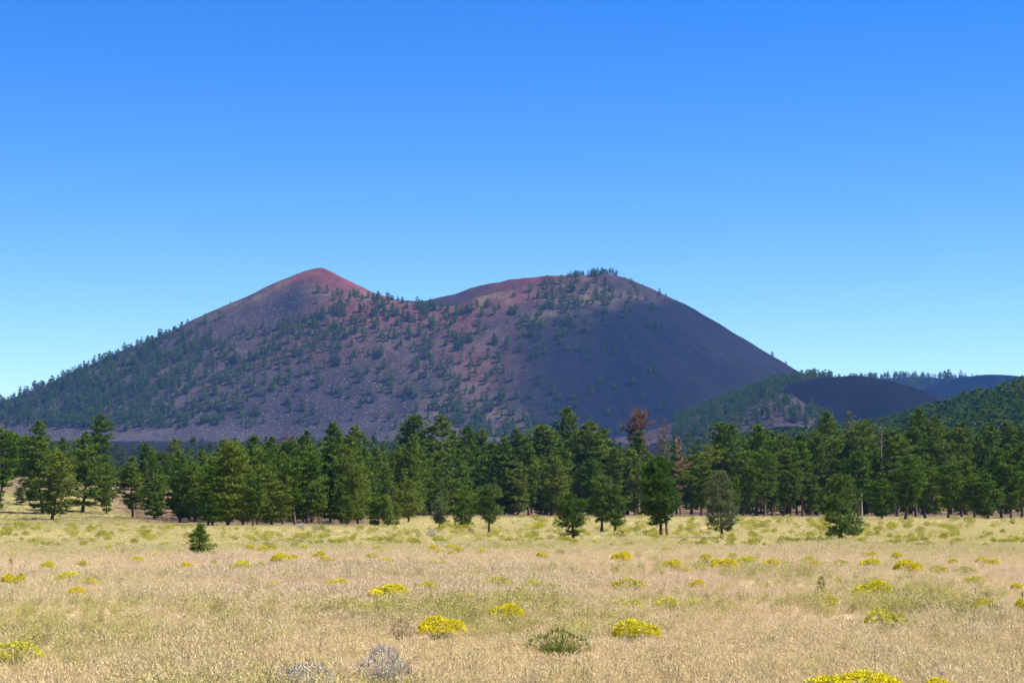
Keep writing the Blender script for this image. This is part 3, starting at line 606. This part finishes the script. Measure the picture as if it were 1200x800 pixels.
rot = np.zeros((n_, 3)); rot[:, 2] = rng.uniform(0, 6.283, n_)
s_ = PP[:, 3] / 12; scl = np.stack([s_ * np.where(PP[:, 1] < 1000, rng.uniform(.9, 1.3, n_), rng.uniform(1.0, 1.5, n_))] * 2 + [s_], -1)
scatter('slope_pines', PP[:, :3] - np.array([0, 0, .4]), rot, scl, rng.integers(0, 6, n_) + 6 * (PP[:, 1] < 1000), csrc, 'small pines dotted over the volcano slopes and massed on the hills behind the wood', 'trees')
print('slope pines', n_)

# ------------------------------------------------------------------ rabbitbrush and other shrubs
def shrub_geo(seed, kind, lobes=5, nf=900, ns=420):
    """unit shrub one metre wide: stems and leaves below, flower clusters over the lobed dome"""
    r = np.random.default_rng(seed)
    Lc = np.stack([r.uniform(-.30, .30, lobes), r.uniform(-.26, .26, lobes), r.uniform(.08, .20, lobes)], -1); Lr = r.uniform(.15, .27, lobes); Lc[0] = (0, 0, .2); Lr[0] = .3
    def surf(n_, lo, f0=.9, f1=1.04):
        w = r.choice(lobes, n_, p=Lr ** 2 / (Lr ** 2).sum()); d = r.normal(size=(n_, 3)); d /= np.linalg.norm(d, axis=1, keepdims=True); d[:, 2] = np.where(d[:, 2] < lo, np.abs(d[:, 2]), d[:, 2])
        p = Lc[w] + d * (Lr[w] * r.uniform(f0, f1, n_))[:, None]
        ins = (np.linalg.norm(p[:, None] - Lc[None], axis=2) < Lr[None] * .86).any(1)
        p = p[~ins]; d = d[~ins]; k = p[:, 2] > .01; return p[k], d[k]
    tips, d = surf(ns, -.2, .8, 1.0)
    root = np.stack([tips[:, 0] * .25, tips[:, 1] * .25, np.zeros(len(tips))], -1); v = tips - root; L = np.linalg.norm(v, axis=1)
    st = blades(root, v, L, np.full(len(L), .012), r)
    q, d = surf(ns * 2, -.3, .72, .95)
    lf = blades(q, d * .6 + r.normal(size=q.shape) * .5 + np.array([0, 0, .5]), r.uniform(.05, .11, len(q)), r.uniform(.012, .026, len(q)), r)
    low = join([st, lf])
    if not nf: return low, None
    q, d = surf(nf, .02); cl = vnoise(q[:, 0] * 9 + 50, q[:, 1] * 9 + q[:, 2] * 7 + 50, seed) > (.34 if kind == 'golden' else .44); q, d = q[cl], d[cl]
    nb = 7; Q = np.repeat(q, nb, 0) + r.normal(size=(len(q) * nb, 3)) * .013; D = np.repeat(d, nb, 0) * .6 + r.normal(size=Q.shape) * .6 + np.array([0, 0, .6])
    return low, blades(Q, D, r.uniform(.025, .05, len(Q)), r.uniform(.014, .028, len(Q)), r)
SHR = {}
def shr(key, n_, leaf, flw, **kw):
    L = []
    for i in range(n_):
        low, fl = shrub_geo(hash_(key) + i, key, **kw)
        L.append((mesh_np(key + '_stems', *low, M[leaf]), mesh_np(key + '_flowers', *fl, M[flw]) if fl is not None else None))
    SHR[key] = L
def hash_(s): return sum(ord(c) * (i + 3) for i, c in enumerate(s))
shr('golden', 5, 'sage', 'flower', lobes=6, nf=1500); shr('mixed', 5, 'sage', 'flower_pale', lobes=6, nf=900, ns=500); shr('green', 3, 'green', 'flower_pale', lobes=5, nf=160, ns=700)
M['deep'] = plant_mat('deep_green_leaves', (.10, .14, .028), (.19, .21, .045), None, .2, 4.0)
shr('deep', 2, 'deep', 'flower_pale', lobes=5, nf=0, ns=900); shr('grey', 3, 'grey', None, lobes=4, nf=0, ns=900); shr('brown', 2, 'brown', None, lobes=4, nf=0, ns=600); shr('far', 6, 'far_leaf', 'flower_far', lobes=5, nf=420, ns=420)
BP = []
def bush(px, by, w, h, kind, label, group=None, name='rabbitbrush', cat='shrub'):
    X, Y, Z = px2ground(px, by)
    low, fl = SHR[kind][rng.integers(len(SHR[kind]))]
    o = obj(name, low); o.location = (X, Y, Z - .02); s = size_at(Y, w) * 1.26; hz_ = size_at(Y, h) / .46 + .17 + .0007 * Y
    o.scale = (s, s * .85, max(hz_, s * .33)); o.rotation_euler = (0, 0, rng.uniform(-.4, .4) + rng.choice([0, math.pi]))
    BP.append((X, Y, s * .42))
    tag(o, label, cat, group)
    if fl is not None: obj('flower_heads', fl, o)
    return o
NEAR = [(1015, 826, 112, 28, 'golden'), (1098, 820, 46, 16, 'golden'), (740, 752, 54, 19, 'golden'), (512, 749, 56, 19, 'golden'), (18, 780, 78, 20, 'mixed'), (597, 731, 46, 17, 'golden'), (461, 705, 50, 15, 'golden'), (500, 697, 25, 11, 'mixed'),
 (584, 690, 34, 10, 'mixed'), (624, 694, 28, 10, 'mixed'), (646, 694, 22, 7, 'mixed'), (735, 693, 44, 11, 'mixed'), (819, 690, 20, 7, 'golden'), (728, 714, 40, 8, 'mixed'), (784, 713, 28, 8, 'golden'), (816, 712, 26, 6, 'mixed'), (550, 706, 26, 7, 'golden'), (398, 690, 30, 8, 'golden'), (321, 691, 20, 6, 'golden'),
 (284, 670, 30, 9, 'golden'), (306, 670, 18, 8, 'mixed'), (328, 663, 28, 11, 'golden'), (344, 660, 16, 7, 'golden'), (375, 657, 17, 8, 'golden'), (380, 664, 22, 9, 'golden'), (403, 664, 12, 5, 'golden'), (292, 645, 10, 5, 'golden'), (309, 647, 12, 5, 'golden'), (319, 645, 10, 6, 'mixed'), (345, 643, 13, 5, 'green'), (356, 645, 9, 4, 'golden'), (374, 639, 15, 5, 'green'), (309, 653, 8, 4, 'mixed'), (317, 634, 12, 4, 'mixed'), (276, 633, 10, 4, 'green'), (245, 653, 18, 6, 'green'), (217, 669, 14, 7, 'golden'), (251, 663, 8, 5, 'mixed'),
 (43, 638, 17, 6, 'mixed'), (76, 636, 7, 4, 'mixed'), (192, 641, 12, 4, 'mixed'), (128, 646, 11, 5, 'mixed'), (57, 668, 19, 7, 'golden'), (97, 664, 12, 5, 'mixed'), (162, 661, 17, 6, 'golden'), (182, 656, 13, 5, 'golden'), (197, 657, 13, 5, 'golden'), (82, 682, 35, 8, 'golden'), (105, 687, 24, 6, 'golden'), (91, 700, 20, 8, 'golden'), (10, 688, 22, 11, 'golden'), (25, 687, 12, 11, 'golden'), (16, 655, 12, 4, 'mixed'),
 (442, 645, 8, 3, 'mixed'), (446, 652, 18, 5, 'golden'), (436, 658, 17, 7, 'mixed'), (453, 664, 24, 7, 'golden'), (478, 660, 9, 4, 'golden'), (508, 646, 11, 5, 'golden'), (515, 650, 10, 4, 'golden'), (527, 645, 12, 5, 'golden'), (536, 648, 14, 5, 'golden'), (530, 652, 9, 4, 'golden'), (507, 664, 14, 5, 'golden'), (520, 665, 10, 5, 'mixed'), (567, 646, 11, 4, 'mixed'), (565, 650, 10, 4, 'golden'), (591, 648, 6, 3, 'golden'), (472, 634, 7, 3, 'mixed'),
 (634, 656, 15, 7, 'golden'), (656, 650, 15, 4, 'green'), (731, 659, 25, 9, 'golden'), (790, 666, 22, 7, 'golden'), (721, 673, 13, 5, 'green'), (647, 664, 8, 3, 'mixed'), (781, 647, 16, 4, 'mixed'), (804, 672, 9, 4, 'golden'),
 (826, 657, 14, 5, 'golden'), (859, 655, 12, 5, 'mixed'), (824, 665, 20, 7, 'green'), (838, 664, 14, 6, 'golden'), (852, 667, 32, 9, 'golden'), (877, 663, 23, 8, 'golden'), (906, 664, 20, 6, 'golden'), (922, 664, 12, 4, 'mixed'), (949, 658, 17, 4, 'golden'), (955, 666, 15, 6, 'golden'), (980, 653, 11, 5, 'golden'), (984, 665, 22, 6, 'mixed'),
 (1012, 653, 10, 4, 'golden'), (1022, 654, 14, 5, 'golden'), (1050, 656, 13, 6, 'golden'), (1022, 666, 27, 8, 'golden'), (1041, 667, 10, 4, 'golden'), (1061, 672, 30, 12, 'golden'), (1098, 673, 22, 7, 'mixed'), (1130, 674, 27, 7, 'green'), (1144, 686, 27, 7, 'mixed'), (1118, 663, 12, 5, 'golden'), (1150, 662, 16, 6, 'golden'), (1166, 664, 15, 6, 'golden'), (1190, 692, 13, 5, 'golden'),
 (1006, 705, 24, 12, 'golden'), (1030, 704, 40, 18, 'golden'), (973, 712, 16, 9, 'golden'), (1152, 718, 26, 12, 'golden'), (1134, 717, 12, 6, 'golden'), (1197, 719, 20, 12, 'golden'), (441, 716, 10, 12, 'green'), (425, 720, 14, 8, 'mixed')]
ALLM = LAND + [(962, 697, 'dark sapling'), (656, 768, 'pointed green shrub'), (450, 800, 'silvery twig shrub'), (1143, 699, 'left post stub'), (470, 750, 'brown twiggy shrub'), (12, 664, 'dark knee-high shrub')]
KW = dict(golden='golden yellow', mixed='pale yellow-green', green='mostly green')
used = {}
for (px, by, w, h, kind) in NEAR:
    m = min(ALLM, key=lambda q: math.hypot(q[0] - px, 2.5 * (q[1] - by)))
    size = 'wide' if w >= 40 else ('middling' if w >= 20 else 'small')
    rel = 'in front of' if by - m[1] > abs(px - m[0]) * .5 else ('behind' if m[1] - by > abs(px - m[0]) * .5 else ('right of' if px > m[0] else 'left of'))
    key = (size, kind, rel, m[2]); used.setdefault(key, []).append((math.hypot(px - m[0], by - m[1]), px, by, w, h, kind))
for (size, kind, rel, mk), L in used.items():
    L.sort()
    for k, (_, px, by, w, h, kd) in enumerate(L):
        lab = '%s %s rabbitbrush %s the %s' % (size, KW[kind], rel, mk)
        if len(L) > 1: lab += ', ' + ('closest to it' if k == 0 else ordinal(k + 1) + ' closest to it')
        bush(px, by, w, h, kd, lab, 'rabbitbrush clumps in the open meadow')
for (px, by, w, h, kind, lab, nm) in [(450, 808, 60, 40, 'grey', 'silvery grey shrub of fine bare twigs, larger of two at the near edge', 'grey_shrub'), (362, 812, 76, 26, 'grey', 'low wide grey twiggy shrub left of the larger silvery one', 'grey_shrub'), (470, 751, 36, 18, 'brown', 'brown twiggy dry shrub touching the left side of a golden rabbitbrush', 'dry_shrub'),
   (656, 769, 60, 24, 'deep', 'deep green shrub with a pointed top in the near straw grass', 'green_shrub'), (353, 620, 14, 5, 'grey', 'leftmost of a few grey shrubs close before the wood', 'grey_shrub'), (369, 622, 12, 4, 'brown', 'brownish shrub between two grey ones close before the wood', 'dry_shrub'), (384, 625, 10, 4, 'green', 'dull green shrub right of the brownish one close before the wood', 'green_shrub'),
   (507, 629, 13, 7, 'grey', 'round grey shrub in front of the small pale pine', 'grey_shrub'), (1032, 742, 48, 22, 'mixed', 'leggy open yellow-flowered plant in front of the two-lobed golden rabbitbrush', 'flowering_weed')]:
    o = bush(px, by, w, h, kind, lab, None, nm)
# far band before the wood: as individuals up to 300 in all, the rest one stuff object
FARP = []
while len(FARP) < 1150:
    by = rng.uniform(605.5, 641); px = rng.uniform(-25, 1225)
    edge = np.interp(px, [0, 60, 150, 240, 420, 480, 600, 800, 1200], [612, 613, 612, 620, 619, 613, 606, 608, 610])
    if by < edge: continue
    band = .25 + .75 * sstep(0, 5, by - edge) * sstep(641, 632, by) + .3 * blob(px, by, 1100, 625, 120, 6)
    if vnoise(np.array([px / 14]), np.array([by / 3]), 5)[0] < .45: continue
    if rng.random() < band: FARP.append((px, by))
FARP.sort(key=lambda q: -q[1])
nind = 300 - len(NEAR)
for k, (px, by) in enumerate(FARP[:nind]):
    sec = next(z_[2] for z_ in ZONES if z_[0] <= px < z_[1]).replace('behind', 'around').replace('at the', 'towards the')
    bush(px, by, rng.uniform(5, 14), rng.uniform(1.8, 4), 'far', 'tiny yellowish rabbitbrush in the far speckled strip ' + sec, 'far speckled strip of rabbitbrush ' + sec)
fm = []
for low, fl in SHR['far']:
    l_, f_ = shrub_geo(len(fm) + 900, 'far', 5, 300, 160); V, f = join([l_, f_]); me = mesh_np('far_rabbitbrush', V, f, M['far_leaf']); me.materials.append(M['flower_far'])
    mi = np.zeros(len(f), dtype=np.int32); mi[len(l_[1]):] = 1; me.polygons.foreach_set('material_index', mi); fm.append(me)
fsrc = source('far_bush', fm); A = np.array([px2ground(*q) for q in FARP[nind:]]); n_ = len(A)
rot = np.zeros((n_, 3)); rot[:, 2] = rng.uniform(0, 6.28, n_); s_ = A[:, 1] / F * rng.uniform(5, 13, n_); scl = np.stack([s_, s_, s_ * 1.1], -1)
scatter('distant_rabbitbrush', A, rot, scl, rng.integers(0, 6, n_), fsrc, 'countless tiny yellow-green bushes speckling the strip right before the wood', 'shrubs')

# ------------------------------------------------------------------ grass and weeds of the meadow: one stuff object
tufts = []
for i in range(5):
    r = np.random.default_rng(40 + i); nb = 60
    C = np.stack([r.normal(0, .13, nb), r.normal(0, .13, nb), np.zeros(nb) - .02], -1); D = np.stack([r.normal(0, .32, nb), r.normal(0, .32, nb), np.ones(nb)], -1)
    Lh = r.uniform(.16, .46, nb) * (.8 + .1 * i)
    a_ = blades(C, D, Lh, r.uniform(.006, .014, nb), r)
    k = r.random(nb) < .5; Dn = D / np.linalg.norm(D, axis=1, keepdims=True); T = (C + Dn * Lh[:, None])[k]      # seed heads
    b_ = blades(T - Dn[k] * .06, Dn[k] + r.normal(0, .5, T.shape), r.uniform(.05, .11, len(T)), r.uniform(.015, .03, len(T)), r)
    tufts.append(mesh_np('grass_tuft', *join([a_, b_]), M['grass']))
for i in range(3):
    r = np.random.default_rng(60 + i); nb = 26
    C = np.stack([r.normal(0, .1, nb), r.normal(0, .1, nb), np.zeros(nb)], -1); D = np.stack([r.normal(0, .3, nb), r.normal(0, .3, nb), np.ones(nb)], -1); Dn = D / np.linalg.norm(D, axis=1, keepdims=True)
    Lh = r.uniform(.35, .8, nb); a_ = blades(C, D, Lh, np.full(nb, .012), r)
    rep = np.repeat(np.arange(nb), 7); u = r.uniform(.35, 1, len(rep)); B = C[rep] + Dn[rep] * (Lh[rep] * u)[:, None]
    b_ = blades(B, r.normal(size=B.shape) + np.array([0, 0, .5]), r.uniform(.03, .08, len(rep)), r.uniform(.012, .03, len(rep)), r)
    tufts.append(mesh_np('weed_tuft', *join([a_, b_]), M['weed']))
for i in range(2):
    r = np.random.default_rng(80 + i); nb = 150
    C = np.stack([r.normal(0, .10, nb), r.normal(0, .10, nb), np.zeros(nb)], -1); D = np.concatenate([C[:, :2] * 3.2 + r.normal(0, .16, (nb, 2)), np.ones((nb, 1))], 1); Dn = D / np.linalg.norm(D, axis=1, keepdims=True)
    Lh = r.uniform(.25, .60, nb); a_ = blades(C, D, Lh, r.uniform(.007, .014, nb), r); T = (C + Dn * Lh[:, None])[::3]
    b_ = blades(T - Dn[::3] * .1, Dn[::3] + r.normal(0, .35, T.shape), r.uniform(.08, .16, len(T)), r.uniform(.02, .035, len(T)), r)
    tufts.append(mesh_np('bunch_grass', *join([a_, b_]), M['grass']))
for i in range(1):
    r = np.random.default_rng(90); nb = 9
    C = np.stack([r.normal(0, .1, nb), r.normal(0, .1, nb), np.zeros(nb)], -1); D = np.stack([r.normal(0, .15, nb), r.normal(0, .15, nb), np.ones(nb)], -1); Dn = D / np.linalg.norm(D, axis=1, keepdims=True); Lh = r.uniform(.5, 1.0, nb)
    rep_ = np.repeat(np.arange(nb), 6); B = C[rep_] + Dn[rep_] * (Lh[rep_] * r.uniform(.55, 1, len(rep_)))[:, None]
    tufts.append(mesh_np('dark_stalks', *join([blades(C, D, Lh, np.full(nb, .014), r), blades(B, r.normal(size=B.shape), r.uniform(.03, .06, len(B)), r.uniform(.02, .03, len(B)), r)]), M['brown']))
gsrc = source('tuft', tufts)
GX, GY, GS = [], [], []
for y0, y1, dn, sc_ in ((18, 45, 40, .9), (45, 80, 24, 1.0), (80, 130, 11, 1.15), (130, 240, 4, 1.5), (240, 420, 1.4, 1.9)):
    area = .28 * (y1 ** 2 - y0 ** 2) + 10 * (y1 - y0); k = int(area * dn)
    yy = np.sqrt(rng.uniform(y0 ** 2, y1 ** 2, k)); xx = rng.uniform(-1, 1, k) * (.28 * yy + 5)
    GX.append(xx); GY.append(yy); GS.append(np.full(k, sc_))
GX, GY, GS = map(np.concatenate, (GX, GY, GS)); n_ = len(GX)
patch = fbm(GX / 9, GY / 16, 77, 4); tall = fbm(GX / 5, GY / 9, 78, 3)
left = sstep(0, -8, GX + 3) * sstep(30, 36, GY) * sstep(58, 46, GY)
wprob = np.clip(.02 + .7 * sstep(.12, .42, patch) + .35 * left, 0, .85) * (.25 + .75 * sstep(100, 45, GY))
isw = rng.random(n_) < wprob * .5
thin = rng.random(n_) < (.80 + .5 * tall)
for (X, Y, r_) in BP:                       # no grass grows inside or right under the skirts of a shrub
    if Y < 200: thin &= ((GX - X) / (r_ * 1.05 + .12)) ** 2 + ((GY - Y + .2) / (r_ * 1.0 + .3)) ** 2 > 1
idx = np.where(isw, rng.integers(5, 8, n_), rng.integers(0, 5, n_)); odd = rng.random(n_); idx = np.where((odd < .05 + .08 * (tall > .15)) & ~isw, rng.integers(8, 10, n_), idx); idx = np.where((odd > .988 - .02 * left) & (GY < 75), 10, idx)
rot = np.zeros((n_, 3)); rot[:, 2] = rng.uniform(0, 6.283, n_); rot[:, :2] = rng.normal(0, .08, (n_, 2))
s_ = GS * .62 * rng.uniform(.65, 1.2, n_) * (1 + .45 * tall); scl = np.stack([s_, s_, s_ * .9 * (1 - .55 * sstep(100, 150, GY))], -1)
P = np.stack([GX, GY, ground_z(GX, GY)], -1)
scatter('grass', P[thin], rot[thin], scl[thin], idx[thin], gsrc, 'dry straw and pinkish seed-headed grass with green weeds covering the meadow', 'grass')
print('tufts', thin.sum())

# ------------------------------------------------------------------ small things
def stake(px, by, h, label):
    X, Y, Z = px2ground(px, by); H = size_at(Y, h); r_ = size_at(Y, .75)
    V, f = cone_tube([(0, 0, -.05), (.004, 0, H * .5), (.012, .003, H * .97), (.012, .003, H)], [r_, r_ * .95, r_ * .9, r_ * .5], 8)
    o = obj('fence_post', mesh_np('fence_post', V, f, M['postwood'])); o.location = (X, Y, Z); tag(o, label, 'post', 'thin posts in the meadow')
stake(1143, 700, 11, 'thin dark wooden post, left of two at the right side of the meadow'); stake(1198, 704, 11, 'thin dark wooden post at the right margin, right of two')
v = pine_mesh('sapling', needles='needles_dark', seed=80, H=2, base=.15, rad=.24, a=.5, b=.4, whorls=9, per=5, clumps=3, nb=12, bl=.16, bw=.02, gap=.15, tr=.015, asym=-.2)
X, Y, Z = px2ground(962, 698); add_tree('pine_sapling', v, X, Y, Z, size_at(Y, 21), size_at(Y, 14), 'dark thin pine sapling with a tufted top in the open grass', 'sapling', rot=0)
v = pine_mesh('sapling', needles='needles_dark', seed=81, H=2, base=.05, rad=.34, a=.4, b=.4, whorls=8, per=6, clumps=3, nb=12, bl=.16, bw=.02, gap=.05, tr=.015)
X, Y, Z = px2ground(12, 664); add_tree('pine_sapling', v, X, Y, Z, size_at(Y, 9), size_at(Y, 8), 'dark knee-high seedling bush near the left margin', 'sapling', rot=0)
def rock(px, by, w, label):
    X, Y, Z = px2ground(px, by); r = np.random.default_rng(px); u = np.linspace(0, 2 * math.pi, 10, endpoint=False); t = np.linspace(0, math.pi / 2, 5)
    V = np.array([[math.cos(b) * math.cos(a), math.sin(b) * math.cos(a) * .8, math.sin(a) * .55] for a in t for b in u]) * r.uniform(.85, 1.15, (50, 1))
    f = np.array([(i * 10 + j, i * 10 + (j + 1) % 10, (i + 1) * 10 + (j + 1) % 10, (i + 1) * 10 + j) for i in range(4) for j in range(10)])
    o = obj('boulder', mesh_np('boulder', V, f, M['deadwood'], True)); s = size_at(Y, w) / 2; o.location = (X, Y, Z - .05); o.scale = (s, s, s); tag(o, label, 'rock')
rock(77, 612, 7, 'pale boulder in the grass below the broad pine at the left end'); rock(101, 612, 5, 'smaller pale boulder, right of the other one at the left end')
# dry stalks standing along the edge of the pinkish grass
r = np.random.default_rng(5); V0 = []
lv = cone_tube([(0, 0, 0), (.02, 0, .5), (.0, .01, 1.0)], [.02, .016, .03], 5)
q = r.uniform(.45, 1, 40); B = np.stack([q * .01, q * 0, q], -1); lv2 = blades(B, r.normal(size=B.shape), r.uniform(.06, .14, 40), np.full(40, .05), r)
sm = mesh_np('dry_stalk', *join([lv, lv2]), M['brown'])
for k in range(44):
    px = (rng.uniform(795, 1010) if k < 30 else rng.uniform(1010, 1195)); by = rng.uniform(644, 649)
    X, Y, Z = px2ground(px, by); o = obj('dry_stalk', sm); o.location = (X, Y, Z); h = size_at(Y, rng.uniform(4, 8.5)); o.scale = (h * .8, h * .8, h); o.rotation_euler = (rng.normal() * .08, rng.normal() * .08, rng.uniform(0, 6))
    tag(o, 'thin dry brown weed stalk in the line before the sagging lone pine' if k < 30 else 'thin dry brown weed stalk in the line right of the sagging lone pine', 'weed', 'dry stalks before the sagging lone pine' if k < 30 else 'dry stalks right of the sagging lone pine')

# ------------------------------------------------------------------ the air between here and the volcano
mh, n, out = new_mat('haze'); pv = nd(n, 'ShaderNodeVolumePrincipled', Density=.000028, Anisotropy=.0); pv.inputs['Color'].default_value = (.20, .45, 1.0, 1)
n.links.new(pv.outputs[0], out.inputs[1])
hx, y0, y1, z0, z1 = 6200, -60, 9100, -8, 500
V = np.array([(sx * hx, y_, z_) for z_ in (z0, z1) for y_ in (y0, y1) for sx in (-1, 1)], float)
f = np.array([(0, 2, 3, 1), (4, 5, 7, 6), (0, 1, 5, 4), (2, 6, 7, 3), (0, 4, 6, 2), (1, 3, 7, 5)])
tag(obj('haze', mesh_np('haze', V, f, mh)), 'thin blue air haze lying between the meadow and the far hills', 'haze', kind='stuff')
